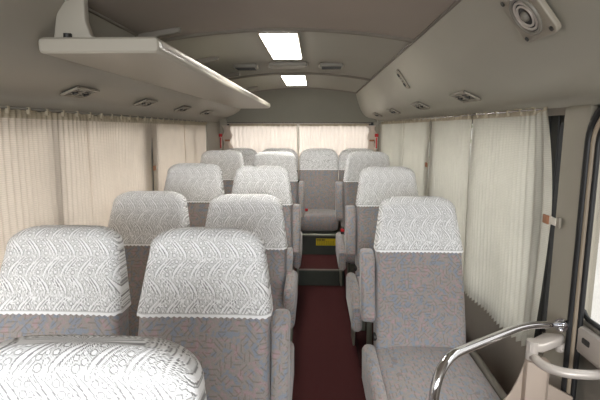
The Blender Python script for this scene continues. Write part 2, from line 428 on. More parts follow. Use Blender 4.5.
lf = MB()
lf.box(.955, .985, .74, 1.60, -.25, .735, .006); lf.box(.955, .985, .74, 1.60, 1.44, 1.50, .006)
lf.box(.955, .985, .74, .82, .735, 1.44, .006); lf.box(.955, .985, 1.556, 1.60, .735, 1.44, .006)
lf.build('door_leaf', M['grey'], d1, smooth=False)
ring_tube('glass_gasket', rrect(.80, 1.562, .745, 1.452, .05), .957, .009, M['rubber'], d1)
MB().box(.962, .967, .80, 1.585, .73, 1.46).build('pane', M['glass'], d1, smooth=False)
MB().box(.925, .955, .86, 1.56, .625, .725, .012).build('sill_trim', M['silver'], d1)
MB().box(.920, .930, 1.45, 1.49, .675, .695, .004).build('latch', M['dark'], d1)

# ------------------------------------------------------------------ vents / lamps / speaker
def frame_at(loc, normal, along=(0, 1, 0)):
    n = Vector(normal).normalized(); a = Vector(along); a = (a-n*a.dot(n)).normalized(); b = n.cross(a)
    return Matrix(((b.x, a.x, n.x, loc[0]), (b.y, a.y, n.y, loc[1]), (b.z, a.z, n.z, loc[2]), (0, 0, 0, 1)))
def air_vent(loc, normal, label, w=.075, l=.20, group=None, along=(0, 1, 0)):
    t = thing('air_vent', label, 'vent', (0, 0, 0), 0, group)
    t.matrix_world = frame_at(Vector(loc)+Vector(normal).normalized()*.005, normal, along)
    f = MB(); e = .011
    f.box(-w/2, w/2, -l/2, -l/2+e, -.002, .007, .003); f.box(-w/2, w/2, l/2-e, l/2, -.002, .007, .003)
    f.box(-w/2, -w/2+e, -l/2, l/2, -.002, .007, .003); f.box(w/2-e, w/2, -l/2, l/2, -.002, .007, .003)
    f.box(-w/2+e, w/2-e, -.006, .006, -.002, .006, .002)
    f.build('frame', M['vent'], t)
    MB().box(-w/2+.004, w/2-.004, -l/2+.004, l/2-.004, -.004, .0015).build('backing', M['dark'], t, smooth=False)
    for s in (-1, 1):
        m = MB()
        for k in range(4):
            x = -w/2+.018+k*(w-.036)/3
            m.box(x-.002, x+.002, s*l/4-l/4+.012, s*l/4+l/4-.010, .0015, .006, mat=None)
        m.build('louvre', M['vent'], t, smooth=False)
        MB().cyl((0, s*l/4, .002), (0, s*l/4, .011), .011, 14).build('nozzle', M['dark'], t)
    return t
rn = Vector((-.024, 0, -.07))      # duct lower face
for (y, x, lab) in ((2.03, .665, 'grey twin air vent on the right duct, largest and nearest the door'), (2.78, .665, 'grey twin air vent on the right duct, second from the door'),
                    (3.58, .665, 'grey twin air vent on the right duct, third from the door'), (4.36, .665, 'small far grey air vent on the right duct by the rear window')):
    X = x+dxr(y)*.48
    air_vent((X, y, 1.5475), (-.42, 0, -.9), lab, .085, .20 if y < 4.5 else .15, 'air vents on the right duct')
for (y, lab) in ((1.82, 'grey twin air vent above left curtain, nearest under the rack'), (2.53, 'grey twin air vent above left curtain, second under the rack'),
                 (3.24, 'grey twin air vent above left curtain, third under the rack'), (3.95, 'small far grey air vent above left curtain by rear corner')):
    air_vent((-.945, y, 1.554), (.36, 0, -.93), lab, .085, .17, 'air vents above the left curtains')
# small upright vent high on the duct
t = air_vent((.4905, 2.60, 1.682), (-.82, 0, -.57), 'small dark slotted grille high on the sloped right duct', .060, .125, along=(.57, 0, -.82))
# ceiling outlets
def ceiling_outlet(x, y, w, l, label, body='dark'):
    t = thing('ceiling_outlet', label, 'ceiling outlet', (x, y, crown(x)-.001))
    MB().box(-w/2, w/2, -l/2, l/2, -.020, .008, .008, 3).build('housing', M['grey'], t)
    m = MB()
    for k in range(5): m.box(-w/2+.012, w/2-.012, -l/2+.014+k*(l-.028)/4-.005, -l/2+.014+k*(l-.028)/4+.003, -.024, -.0195)
    m.build('grille', M['dark'] if body == 'dark' else M['vent'], t, smooth=False)
    for s in (-1, 1): MB().box(s*(w/2)-.010, s*(w/2)+.010, -.015, .015, -.026, .004, .005).build('end_clip', M['vent'], t)
    return t
ceiling_outlet(-.46, 3.07, .15, .13, 'dark grey ceiling outlet left of the middle grille')
ceiling_outlet(-.18, 3.10, .25, .13, 'wide pale grey ceiling grille between the two lamps', 'pale')
ceiling_outlet(.105, 3.07, .15, .13, 'dark grey ceiling outlet right of the middle grille')
# lamps
for (x0, x1, y0, y1, lab) in ((-.252, -.085, 2.10, 2.80, 'bright white rectangular ceiling lamp, larger and nearer'), (-.270, -.085, 3.68, 4.40, 'bright white rectangular ceiling lamp, smaller and farther back')):
    xc, yc = (x0+x1)/2, (y0+y1)/2
    t = thing('ceiling_lamp', lab, 'lamp', (xc, yc, crown(xc)))
    w, l = x1-x0, y1-y0
    fm = MB(); e = .010
    fm.box(-w/2-e, w/2+e, -l/2-e, -l/2, -.012, .01, .003); fm.box(-w/2-e, w/2+e, l/2, l/2+e, -.012, .01, .003)
    fm.box(-w/2-e, -w/2, -l/2, l/2, -.012, .01, .003); fm.box(w/2, w/2+e, -l/2, l/2, -.012, .01, .003)
    fm.build('frame', M['vent'], t)
    MB().box(-w/2, w/2, -l/2, l/2, -.018, .0, .006, 2).build('diffuser', M['lamp'], t)
# speaker
sp = thing('ceiling_speaker', 'square grey speaker with round cone on the right duct above the door', 'speaker')
sp.matrix_world = frame_at((.497, 1.117, 1.669), (-.78, 0, -.62))
pl = MB()
pts = [(a, b) for a, b in rrect(-.066, .066, -.075, .075, .018, 5)]
pl.prism(pts, 'z', -.004, .010, .003); pl.build('plate', M['vent'], sp)
def torus(R, r, z, n=32, m=8, sx=1.0):
    V, F = [], []
    for i in range(n):
        a = 2*PI*i/n
        for j in range(m):
            b = 2*PI*j/m; V.append(((R+r*math.cos(b))*math.cos(a)*sx, (R+r*math.cos(b))*math.sin(a), z+r*math.sin(b)))
    for i in range(n):
        for j in range(m): F.append((i*m+j, i*m+(j+1) % m, ((i+1) % n)*m+(j+1) % m, ((i+1) % n)*m+j))
    return V, F
rg = MB(); rg.add(*torus(.047, .005, .012)); rg.build('outer_ring', M['grey'], sp)
rg = MB(); rg.add(*torus(.036, .004, .011)); rg.add(*torus(.026, .003, .012)); rg.build('surround', M['silver'], sp)
MB().cyl((0, 0, .0095), (0, 0, .0115), .045, 32).build('cone', M['dark'], sp)
MB().ball((0, 0, .012), .013, (1, 1, .8)).build('dome', M['grey'], sp)
for (a, b) in ((-.052, -.058), (.052, -.058), (-.052, .058), (.052, .058)): MB().cyl((a, b, .009), (a, b, .0125), .006, 12).build('screw', M['dark'], sp)

# ------------------------------------------------------------------ luggage rack
rk = thing('luggage_rack', 'long grey overhead luggage shelf along the left side', 'luggage rack', (-.63, 1.33, 1.62))
V = MB()
def rackw(y):   # y local along length; outer edge rounded at the far end
    return .185
L_ = 3.40
shelf = rrect(-.175, .180, 0, .045, .014, 4)
sh = MB()
bm = bmesh.new(); ring0 = []; secs = []
for (yy, inx, s) in ((0, .006, .0), (.006, 0, 1), (L_-.30, 0, 1), (L_-.14, 0, 1), (L_-.05, .03, 1), (L_-.012, .09, 1), (L_, .15, 1)):
    ring = []
    for (x, z) in shelf:
        xx = min(x, .180-inx) if s else max(-.175+.006, min(x, .180-.006))
        ring.append(bm.verts.new((xx, yy, z if s else max(.006, min(z, .039)))))
    secs.append(ring)
for a, b in zip(secs[:-1], secs[1:]):
    n = len(a)
    for i in range(n): bm.faces.new((a[i], a[(i+1) % n], b[(i+1) % n], b[i]))
bm.faces.new(secs[0]); bm.faces.new(secs[-1][::-1]); bmesh.ops.recalc_face_normals(bm, faces=bm.faces)
sh.bm(bm); sh.build('shelf', M['rack'], rk)
MB().box(.1785, .1815, .03, L_-.35, .020, .036, .001).build('edge_highlight', M['silver'], rk)  # thin pale strip imitates the bright highlight along the shelf's rounded outer edge
for k, yy in enumerate((.045, .56, 1.30, 2.02, 3.05)):
    # strap-like bracket: flares from the shelf and hooks into the headliner
    if k == 0:
        pts = [(-.150, .045), (-.022, .045), (-.042, .068), (-.050, .11), (-.050, .150), (-.046, .20), (-.125, .165), (-.138, .11), (-.145, .08)]
        pts = [(-.152, .042), (-.020, .042), (-.040, .062), (-.052, .10), (-.052, .150), (-.046, .20), (-.110, .190), (-.128, .155), (-.142, .10)]
    else:
        pts = [(-.152, .042), (-.02, .042), (-.045, .08), (-.04, .13), (-.01, .158), (.075, .172), (.080, .192), (0, .190), (-.095, .175), (-.128, .155), (-.142, .10)]
    MB().prism(pts, 'y', yy, yy+.028, .004).build('bracket', M['rack'] if k == 0 else M['rib'], rk)
MB().cyl((-.105, .040, .048), (-.105, .040, .062), .012).build('bolt', M['dark'], rk)

# ------------------------------------------------------------------ lace pattern
def sstep(a, b, x):
    t = np.clip((x-a)/(b-a), 0, 1); return t*t*(3-2*t)
def lace(u, v):
    cw, bh = .056, .060
    band = np.floor(v/bh); q = v/bh-band; p = u/cw + .37*band
    odd = (band % 2) > .5
    p = np.where(odd, -p, p); p = p-np.floor(p)
    out = .50+.22*(np.sin(u*2*PI/.0040)*np.sin(v*2*PI/.0040) > 0)
    def wrap(d): return np.abs(d-np.round(d))
    # curved leaves sweeping across the cell, each with a thin open outline
    for i, (o, wd) in enumerate(((.00, .085), (.20, .055), (.37, .045))):
        pc = o + .75*np.power(q, 1.7)
        taper = np.maximum(np.sqrt(np.clip(np.sin(PI*np.clip(q*.96+.02-.02*i, 0, 1)), 0, 1)), .18)
        d = wrap(p-pc)/taper
        out = np.where(d < wd*1.55, np.where(d < wd, 1.0-.10*(d < wd*.14), .06), out)
    for (a, b, r) in ((.64, .14, .085), (.82, .30, .070), (.58, .40, .065), (.98, .55, .075), (.76, .54, .055), (.15, .80, .075), (.90, .78, .060), (.38, .94, .060)):
        dd = np.hypot(wrap(p-a)*cw, (q-b)*bh)/cw
        out = np.where(dd < r*1.40, np.where(dd < r, 1.0, .10), out)
    # solid hem
    out = np.where(v < .010, .92, out)
    out = np.where((v > .010) & (v < .0125), .35, out)
    return np.clip(out, 0, 1)

def ring_pts(a, b, r, n):
    """n points round a rounded rectangle (half sizes a, b), evenly spaced, starting back centre, clockwise to front"""
    r = min(r, a*.999, b*.999); seg = []
    dense = []
    for (cx, cy, a0) in ((a-r, b-r, 90), (a-r, -(b-r), 0), (-(a-r), -(b-r), -90), (-(a-r), b-r, -180)):
        for j in range(9):
            an = math.radians(a0-90*j/8); dense.append((cx+r*math.cos(an), cy+r*math.sin(an)))
    dense = [(0, b)]+dense+[(0, b)]
    D = np.array(dense); s = np.r_[0, np.cumsum(np.hypot(*np.diff(D, axis=0).T))]
    q = np.linspace(0, s[-1], n+1)[:-1]
    return np.c_[np.interp(q, s, D[:, 0]), np.interp(q, s, D[:, 1])]
TILT = math.tan(math.radians(13))
def back_shape(z, ztop, wide, off=0, dome=False, topw=.170, zsh=.83):
    """half width, half depth, centre y, corner radius at height z"""
    hw = wide+(0 if dome else .010)*min(1, max(0, (.78-z)/.33)) if z < zsh else wide-(wide-topw)*((z-zsh)/(ztop-zsh))**1.3
    hd = .066-.026*max(0, (z-.75))/(ztop-.75)*1.0
    hd += .010*math.exp(-((z-.58)/.12)**2)
    R = .052 if not dome else .105
    zz = z-(ztop-R)
    if zz > 0:
        s = math.sqrt(max(0, 1-(zz/R)**2))
        hw = hw-(.080 if not dome else .120)*(1-s)**1.0*(1.0)
        zz2 = z-(ztop-.04)
        if zz2 > 0: hd = hd*(.12+.88*math.sqrt(max(0, 1-(zz2/.04)**2)))
    yf = (z-.83)*TILT                      # front face passes y=0 at hem height
    if z > .83: yf = (z-.83)*TILT*1.15
    hd0 = .060
    return hw+off, hd+off, yf+hd0, .034+off
def loft_back(name, z0, ztop, wide, n, rows, mat, parent, off=0, dome=False, lace_cover=False, hem=.83, zsh=.83, topw=.170):
    # rows denser at the top curve
    if lace_cover:
        t = np.linspace(0, 1, rows); zs = hem+(ztop+off-hem)*(1-(1-t)**1.6)
    else:
        t = np.linspace(0, 1, rows); zs = z0+(ztop+off-z0)*(1-(1-t)**1.5)
    V = []; arc = [0.0]; last = None
    for z in zs:
        a, b, yc, r = back_shape(min(z, ztop+off-1e-5)-off*(z > ztop-.06), ztop, wide, off, dome, topw, zsh)
        P = ring_pts(a, b, r, n)
        zz = np.full(n, z)
        if lace_cover:
            if z == zs[0]: zz = zz+.0022*np.sin(P[:, 0]*2*PI/.018)
            fl = (0 if dome else .003)*(1-min(1, (z-hem)/.06)); P = P*(1+fl/np.array([a, b])) 
        y = P[:, 1]+yc
        # side wings curl a little towards the sitter on the plain backrest
        y = y-(.012*(np.abs(P[:, 0])/a)**4 if not dome else 0)
        V.append(np.c_[P[:, 0], y, zz])
        fc = np.array([yc-b, z])
        if last is not None: arc.append(arc[-1]+float(np.hypot(*(fc-last))))
        last = fc
    A = np.concatenate(V); F = []
    for j in range(rows-1):
        for i in range(n): F.append((j*n+i, (j+1)*n+i, (j+1)*n+(i+1) % n, j*n+(i+1) % n))
    A = np.r_[A, [[A[(rows-1)*n:, 0].mean(), A[(rows-1)*n:, 1].mean(), ztop+off]]]
    for i in range(n): F.append(((rows-1)*n+i, len(A)-1, (rows-1)*n+(i+1) % n))
    if not lace_cover: F.append(tuple(range(n)))
    o = mesh_obj(name, A.tolist(), F, mat, parent)
    bm = bmesh.new(); bm.from_mesh(o.data); bmesh.ops.recalc_face_normals(bm, faces=bm.faces); bm.to_mesh(o.data); bm.free()
    if lace_cover:
        v = np.repeat(np.array(arc), n); v = np.r_[v, arc[-1]]
        # over the crown the pattern keeps running by depth
        val = lace(A[:, 0], v)
        at = o.data.attributes.new('lace', 'FLOAT', 'POINT'); at.data.foreach_set('value', val.astype(np.float32))
    return o

def pillow(name, x0, x1, y0, y1, z0, z1, mat, parent, bulge=.012, bev=.04, wing=0, wside=0):
    """soft cushion block; wing raises one side edge into a bolster"""
    nx, ny = 14, 14; hx, hy = (x1-x0)/2, (y1-y0)/2; cx, cy = (x0+x1)/2, (y0+y1)/2; V = []; F = []
    layers = 8; n = 56
    zs = []
    for k in range(layers*2+1):
        t = k/(layers*2); a = PI*(t-.5); zs.append((math.sin(a), math.cos(a)))
    rings = []
    h = (z1-z0)/2; cz = (z0+z1)/2
    # outline rings: superelliptic roll on the rims
    prof = [(0, -1), (.5, -1), (.9, -1)]
    P = []
    for k in range(9):
        a = -PI/2+PI*k/8; P.append((bev*(math.cos(a)-1), (h-min(bev, h))*(1 if a > 0 else -1 if a < 0 else 0)+min(bev, h)*math.sin(a)))
    P = [(-hx*.35, -h), (-hx*.15, -h)] + P + [(-bev-.02, h+bulge*.4), (-.09, h+bulge*.8), (-.14, h+bulge)]
    for (ins, zz) in P:
        R = ring_pts(max(hx+ins, .01), max(hy+ins, .01), .05, n)
        for (x, y) in R:
            z = cz+zz
            if wing and zz > 0:
                e = max(0, (x*wside/hx-.55)/.45); z += wing*min(1, e*1.6)*(1 if e > 0 else 0)*(3-2*min(1, e*1.6))*min(1, e*1.6)*1.0
            V.append((x+cx, y+cy, z))
    m = len(P)
    for j in range(m-1):
        for i in range(n): F.append((j*n+i, j*n+(i+1) % n, (j+1)*n+(i+1) % n, (j+1)*n+i))
    F.append(tuple(range(n))); F.append(tuple(range((m-1)*n, m*n)))
    return fix(mesh_obj(name, V, F, mat, parent))

def make_seat(name, label, group, aisle=0, proto_cover=None, armrest_down=False):
    """seat facing -y; local origin on the floor below the cover's front hem. aisle = side (+1/-1) of the armrest"""
    t = thing(name, label, 'seat', (0, 0, 0), 0, group)
    loft_back('backrest', .37, 1.078, .204, 72, 44, M['fabric'], t)
    if proto_cover is None: loft_back('headrest_cover', 0, 1.078, .204, 420, 120, M['lace'], t, off=.005, lace_cover=True)
    else:
        c = bpy.data.objects.new('headrest_cover', proto_cover); C.objects.link(c); c.parent = t
    # seat cushion, wing on the aisle side
    pillow('seat_cushion', -.232, .232, -.59, .0, .265, .388, M['fabric'], t, .012, .045, wing=0)
    if aisle:
        s = aisle; so = .022 if s < 0 else 0     # the right-hand seats carry their bolster a little farther out
        pts = [(-.595, .23), (-.12, .23), (-.09, .39), (-.13, .418), (-.30, .412), (-.50, .400), (-.585, .36)]
        MB().prism(pts, 'x', s*(.198+so), s*(.254+so*1.2), .024).build('side_bolster', M['fabric'], t)
        if not armrest_down:
            pts = []
            for (d, z) in ((-.020, .53), (.0, .795), (.03, .824), (.085, .824), (.11, .795), (.085, .53), (.05, .505), (.0, .505)):
                pts.append((d+(z-.83)*TILT, z))
            MB().prism(pts, 'x', s*.214, s*(.268+so*.6), .016).build('armrest', M['fabric'], t)
        else:
            pts = [(-.20, .60), (-.215, .66), (-.19, .695), (-.08, .71), (.02, .72), (.06, .69), (.02, .62), (-.10, .585)]
            MB().prism(pts, 'x', s*.210, s*.256, .018).build('armrest', M['fabric'], t)
            pts = [(.0, .60), (.0, .79), (.03, .82), (.085, .82), (.11, .79), (.085, .60)]
            MB().prism([(d+(z-.83)*TILT, z) for d, z in pts], 'x', s*.212, s*.238, .010).build('side_wing', M['fabric'], t)
        if s < 0:
            MB().prism([(-.58, .24), (-.02, .24), (-.02, .36), (-.08, .385), (-.56, .372), (-.585, .34)], 'x', .228, .262, .012).build('side_trim', M['grey'], t)
        MB().cyl((s*.195, -.075, .43), (s*.222, -.075, .43), .020).build('recline_hinge', M['dark'], t)
        pts = [(-.50, .25), (-.02, .25), (-.10, .18), (-.16, .0), (-.30, .0), (-.34, .16)]
        MB().prism(pts, 'x', s*(.212+so), s*(.224+so), .003).build('side_plate', M['frame'], t)
    for s in (-1, 1):
        pts = [(-.44, .0), (-.40, .0), (-.36, .30), (-.40, .30)]
        m = MB().prism([(-.46, .0), (-.42, .0), (-.36, .26), (-.40, .26)], 'x', s*.16-.015, s*.16+.015, .003)
        m.build('leg', M['frame'], t)
        MB().prism([(-.10, .0), (-.06, .0), (-.08, .26), (-.12, .26)], 'x', s*.16-.015, s*.16+.015, .003).build('leg', M['frame'], t)
    MB().box(-.20, .20, -.52, -.04, .255, .287, .006).build('seat_frame', M['dark'], t)
    return t

G = 'grey patterned coach seats with white lace headrest covers'
aisleL = make_seat('coach_seat', 'x', G, aisle=1)
cover = [c for c in aisleL.children if c.name.startswith('headrest_cover')][0].data
aisleD = make_seat('coach_seat', 'x', G, aisle=1, proto_cover=cover, armrest_down=True)
winS = make_seat('coach_seat', 'x', G, 0, cover)
rightS = make_seat('coach_seat', 'x', G, -1, cover)
used = set()
def put(proto, x, y, z, label, sx=1):
    if proto.name not in used:
        used.add(proto.name); proto.location = (x, y, z); proto['label'] = label; o = proto
    else: o = copy_tree(proto, (x, y, z), label, G)
    return o
put(aisleL, -.350, .51, .0, 'nearest patterned seat, only its lace-covered headrest top shows at bottom left')
put(aisleL, -.345, 1.31, .0, 'aisle seat with white lace cover in the second row from the camera, left side')
put(winS, -.815, 1.31, .003, 'window seat with white lace cover beside the nearest left curtain')
put(aisleD, -.348, 2.13, -.005, 'aisle seat with lace cover in the third row from the camera, left of aisle')
put(winS, -.835, 2.13, .008, 'left window seat with lace cover just in front of the curtain gap')
put(aisleL, -.362, 2.96, .075, 'aisle seat on the left in the second row ahead of the rear bench')
put(winS, -.825, 2.96, .090, 'left window seat with lace cover just behind the curtain gap')
put(aisleL, -.358, 3.90, .128, 'farthest single aisle seat on the left, brightly lit cover before the rear bench')
put(winS, -.827, 3.90, .138, 'farthest left window seat before the rear bench')
put(rightS, .507, 2.12, -.010, 'large single seat on the right behind the chrome handrail')
put(rightS, .487, 2.94, .073, 'middle single seat on the right side of the aisle')
put(rightS, .460, 3.86, .130, 'farthest single seat on the right before the rear bench')

# rear bench: four places
GB = 'rear bench seats under the rear window curtains'
def make_bench(label):
    t = thing('rear_bench_seat', label, 'bench seat', (0, 0, 0), 0, GB)
    loft_back('backrest', .36, 1.052, .210, 72, 40, M['fabric'], t, dome=True, topw=.206)
    loft_back('headrest_cover', 0, 1.052, .210, 300, 90, M['lace'], t, off=.004, dome=True, lace_cover=True, hem=.83, topw=.206)
    pillow('seat_cushion', -.200, .200, -.42, .0, .245, .415, M['fabric'], t, .008, .035)
    MB().box(-.19, .19, -.34, -.02, .0, .243, .004).build('base', M['riser'], t, smooth=False)
    return t
b0 = make_bench('rear bench seat seen down the aisle, above the yellow sticker')
b0.location = (.042, 4.84, .145)
for (x, lab) in ((-.83, 'leftmost rear bench seat, half hidden, in the left rear corner'), (-.397, 'rear bench seat second from left, only its headrest top shows'), (.471, 'rightmost rear bench seat with rounded lace headrest by the right rear corner')):
    copy_tree(b0, (x, 4.84, .145), lab, GB)
for (x, y, z, lab) in ((-.085, 4.60, .572, 'small red seat belt buckle on the rear bench cushion'), (.222, 3.52, .598, 'small red seat belt buckle beside the farthest right seat')):
    k = thing('seat_belt_buckle', lab, 'buckle', (x, y, z)); k.scale = (.7, .7, .7)
    MB().box(-.022, .022, -.012, .012, 0, .032, .005).build('button', M['red'], k)
    MB().box(-.018, .018, -.009, .014, -.028, .002, .004).build('stalk', M['dark'], k)
# chrome bar under bench front
tag(tube('bench_front_bar', [(-.15, 4.41, .36), (.05, 4.41, .36), (.27, 4.41, .36)], .013, M['frame'], n=10), 'thin pale metal bar under the front edge of the rear bench', 'bar')
# sticker
st = thing('warning_sticker', 'yellow warning sticker on the dark riser below the rear bench', 'sticker', (.115, 4.4605, .275))
MB().box(-.100, .105, -.0012, .001, -.036, .036).build('sheet', M['yellow'], st, smooth=False)
m = MB()
for i, w in enumerate((.010, .008, .012, .007, .011, .009, .008)): m.box(-.092+i*.013, -.092+i*.013+w*.8, -.0020, -.0012, .014, .030)
m.build('lettering', M['dark'], st, smooth=False)
m = MB()
for j in range(3):
    for i in range(10): m.box(-.09+i*.018, -.09+i*.018+.013, -.0020, -.0012, .001-j*.013, .004-j*.013)
m.build('small_print', M['dark'], st, smooth=False)

# ------------------------------------------------------------------ curtains
def curtain(name, label, fn, s0, s1, z0, z1, mat, parent_group, pitch=.034, amp=.010, top_amp=.004, pinch=None, edge_fn=None, heading=True, hooks=True):
    """fn(s, off) -> (x, y): a curve along the wall, off = distance into the cabin. s0..s1 = extent"""
    t = thing(name, label, 'curtain', (*fn((s0+s1)/2, 0), z0), 0, parent_group)
    o0 = Vector(t.location)
    n = int((s1-s0)/pitch*6)+1; rows = 40; V = []; F = []
    rr = random.Random(label)
    ph = [rr.uniform(0, 6.28) for _ in range(4)]
    for j in range(rows+1):
        z = z0+(z1-z0)*j/rows
        for i in range(n+1):
            u = i/n; s = s0+(s1-s0)*u
            if edge_fn: s = s + edge_fn(z, u)
            saw = abs(((u*(s1-s0)/pitch) % 1)-.5)*2
            off = .006+amp*saw+.006*math.sin(s*6+ph[0])*.5+.006*math.sin(s*17+ph[1]+z*1.2)
            off += .004*math.sin(z*5+ph[2]+s*3)
            x, y = fn(s, off)
            V.append(Vector((x, y, z + (.016*(1-saw)*max(0, 1-j/6) if z1 > 1.47 else 0)))-o0)
    for j in range(rows):
        for i in range(n): F.append((j*(n+1)+i, j*(n+1)+i+1, (j+1)*(n+1)+i+1, (j+1)*(n+1)+i))
    mesh_obj('cloth', V, F, mat, t)
    if heading:
        V, F = [], []
        for j in range(4):
            z = z1-.020+j*.010
            for i in range(n+1):
                u = i/n; s = s0+(s1-s0)*u
                if edge_fn: s += edge_fn(z1, u)
                saw = abs(((u*(s1-s0)/pitch) % 1)-.5)*2
                off = .010+amp*1.1*saw+.006*math.sin(s*6+ph[0])*.5+.006*math.sin(s*17+ph[1]+z1*1.2)
                x, y = fn(s, off); V.append(Vector((x, y, z+(.0025*math.sin(s*60)+.002*math.sin(s*143) if j == 3 else 0)))-o0)
        for j in range(3):
            for i in range(n): F.append((j*(n+1)+i, j*(n+1)+i+1, (j+1)*(n+1)+i+1, (j+1)*(n+1)+i))
        mesh_obj('heading_tape', V, F, M['hem'], t)
    return t
def fl(s, off): return (XL+off, s)
def fr_(s, off): return (xr(s)-off-.004, s)
def fb(s, off): return (s, 5.135-off)
GL = 'cream pleated curtains along the left windows'
zt = 1.462
curtain('window_curtain', 'wide cream pleated curtain at the far left, nearest the camera', fl, .90, 2.11, .47, zt, M['curL'], GL)
curtain('window_curtain', 'narrower cream curtain left of the dark curtain gap', fl, 2.09, 2.935, .47, zt, M['curL'], GL,
        edge_fn=lambda z, u: -.05*u*math.exp(-((z-1.20)/.16)**2)*0+(-.035*u*min(1, (zt-z)/.25)))
curtain('window_curtain', 'cream curtain right of the dark curtain gap, behind the left window seats', fl, 2.94, 3.72, .47, zt, M['curL'], GL)
curtain('window_curtain', 'last cream curtain on the left, before the rear corner pillar', fl, 3.70, 4.43, .47, zt, M['curL'], GL)
struct(MB().box(XL-.012, XL+.02, 4.44, 5.13, .50, 1.485, .01).build('wall_left', M['cove'], smooth=False))
GR = 'cream pleated curtains along the right windows'
def edgeR(z, u):
    e = max(0, 1-u*7); k = (1.478-z)/1.0
    return -e*(.085*math.sin(min(1, k/.42)*PI/2) - .055*max(0, (k-.42)/.58))
curtain('window_curtain', 'large cream curtain at the right front, its free edge held by a clip', fr_, 1.80, 2.54, .475, 1.478, M['curR'], GR, edge_fn=edgeR)
curtain('window_curtain', 'cream curtain on the right above the large single seat, second from door', fr_, 2.52, 3.235, .485, 1.478, M['curR'], GR)
curtain('window_curtain', 'narrow pale curtain on the right behind the middle single seat', fr_, 3.225, 4.00, .485, 1.478, M['curR'], GR)
curtain('window_curtain', 'last pale curtain on the right before the rear corner', fr_, 3.98, 4.95, .485, 1.478, M['curR'], GR)
GBk = 'cream curtains across the rear window'
curtain('window_curtain', 'left half of the pale rear window curtains', fb, -.965, -.205, .83, 1.462, M['curB'], GBk, pitch=.045, amp=.012)
curtain('window_curtain', 'right half of the pale rear window curtains', fb, -.175, .60, .83, 1.462, M['curB'], GBk, pitch=.045, amp=.012)
tag(MB().box(-.205, -.175, 5.10, 5.108, .84, 1.475, .003).build('curtain_strap', M['white']), 'vertical white strap between the two rear window curtains', 'strap')
# rails and hooks
def rail(label, pts, mat=M['silver'], r=.006):
    t = thing('curtain_rail', label, 'curtain rail', pts[0]); o0 = Vector(pts[0])
    tube('rail', [Vector(p)-o0 for p in pts], r, mat, t, n=8)
    a, b = Vector(pts[0]), Vector(pts[-1]); L = (b-a).length; m = MB(); k = int(L/.11)
    for i in range(k):
        p = a+(b-a)*(i+.5)/k-o0
        m2 = MB(); m2.box(p.x-.006, p.x+.006, p.y-.006, p.y+.006, p.z-.020, p.z+.006, .003); m2.build('hook', M['hem'], t)
    return t
rail('curtain rail with small hooks above the left window curtains', [(XL+.035, .9, 1.476), (XL+.035, 2.7, 1.476), (XL+.035, 4.42, 1.476)], M['grey'], .004)
rail('shiny curtain rail above the right window curtains', [(xr(1.86)-.033, 1.80, 1.480), (xr(3.3)-.033, 3.3, 1.480), (xr(4.9)-.033, 4.92, 1.480)], M['chrome'], .004)
rail('curtain rail with white hooks above the rear window', [(-.99, 5.10, 1.472), (-.18, 5.10, 1.472), (.62, 5.10, 1.472)])
# clips that hold the curtains
cl = thing('curtain_clip', 'white and brown strap clip holding the right curtain to the pillar', 'clip', (.893, 1.690, 1.063))
MB().box(-.006, .004, -.030, .040, -.014, .014, .003).build('strap', M['white'], cl)
MB().box(-.012, -.004, .012, .052, -.017, .017, .003).build('tab', M['brown'], cl)
MB().box(-.002, .008, -.050, -.024, -.020, .020, .003).build('holder', M['vent'], cl)
for (x, y, lab) in ((XL+.035, 2.90, 'small brown clip at the dark gap between left curtains'), (xr(3.245)-.035, 3.245, 'small brown clip between curtains on the right side')):
    c_ = thing('curtain_clip', lab, 'clip', (x, y, 1.155))
    MB().box(-.004, .004, -.022, .022, -.016, .016, .003).build('tab', M['brown'], c_)
    MB().box(-.002, .003, .02, .06, -.008, .008, .002).build('strap', M['white'], c_)
# bunched cloth and red tags at the rear corners
for s, (x, lab) in enumerate(((-.985, 'left'), (.63, 'right'))):
    t = thing('tied_curtain_end', 'bunched white curtain end tied in the %s rear window corner' % lab, 'curtain', (x, 5.07, 1.20))
    V, F = [], []; n = 20
    for j in range(15):
        z = -.05+.30*j/14; w = .028+.022*math.sin(j/14*PI*2.2+.5)**2
        for i in range(n):
            a = 2*PI*i/n; rr_ = w*(1+.22*math.sin(a*5+j*.4)); V.append((rr_*math.cos(a)+.008*math.sin(j*.8), rr_*.5*math.sin(a), z))
    for j in range(14):
        for i in range(n): F.append((j*n+i, j*n+(i+1) % n, (j+1)*n+(i+1) % n, (j+1)*n+i))
    F.append(tuple(range(n))); F.append(tuple(range(14*n, 15*n)))
    fix(mesh_obj('cloth', V, F, M['curB'], t))
    MB().cyl((0, 0, .075), (0, 0, .095), .030, 14).build('tie', M['brown'], t)
for (x, lab) in ((-1.045, 'left'), (.672, 'right')):
    t = thing('emergency_hammer', 'small red emergency hammer on the %s rear corner pillar' % lab, 'hammer', (x, 5.0, 1.20)); t.scale = (.75, .8, .8)
    m = MB(); m.box(-.009, .009, -.014, .004, 0, .15, .005); m.build('handle', M['red'], t)
    MB().box(-.026, .026, -.020, .006, .155, .20, .008).build('head', M['red'], t)
    MB().box(-.017, .017, .004, .016, -.01, .19, .003).build('holder', M['white'], t)

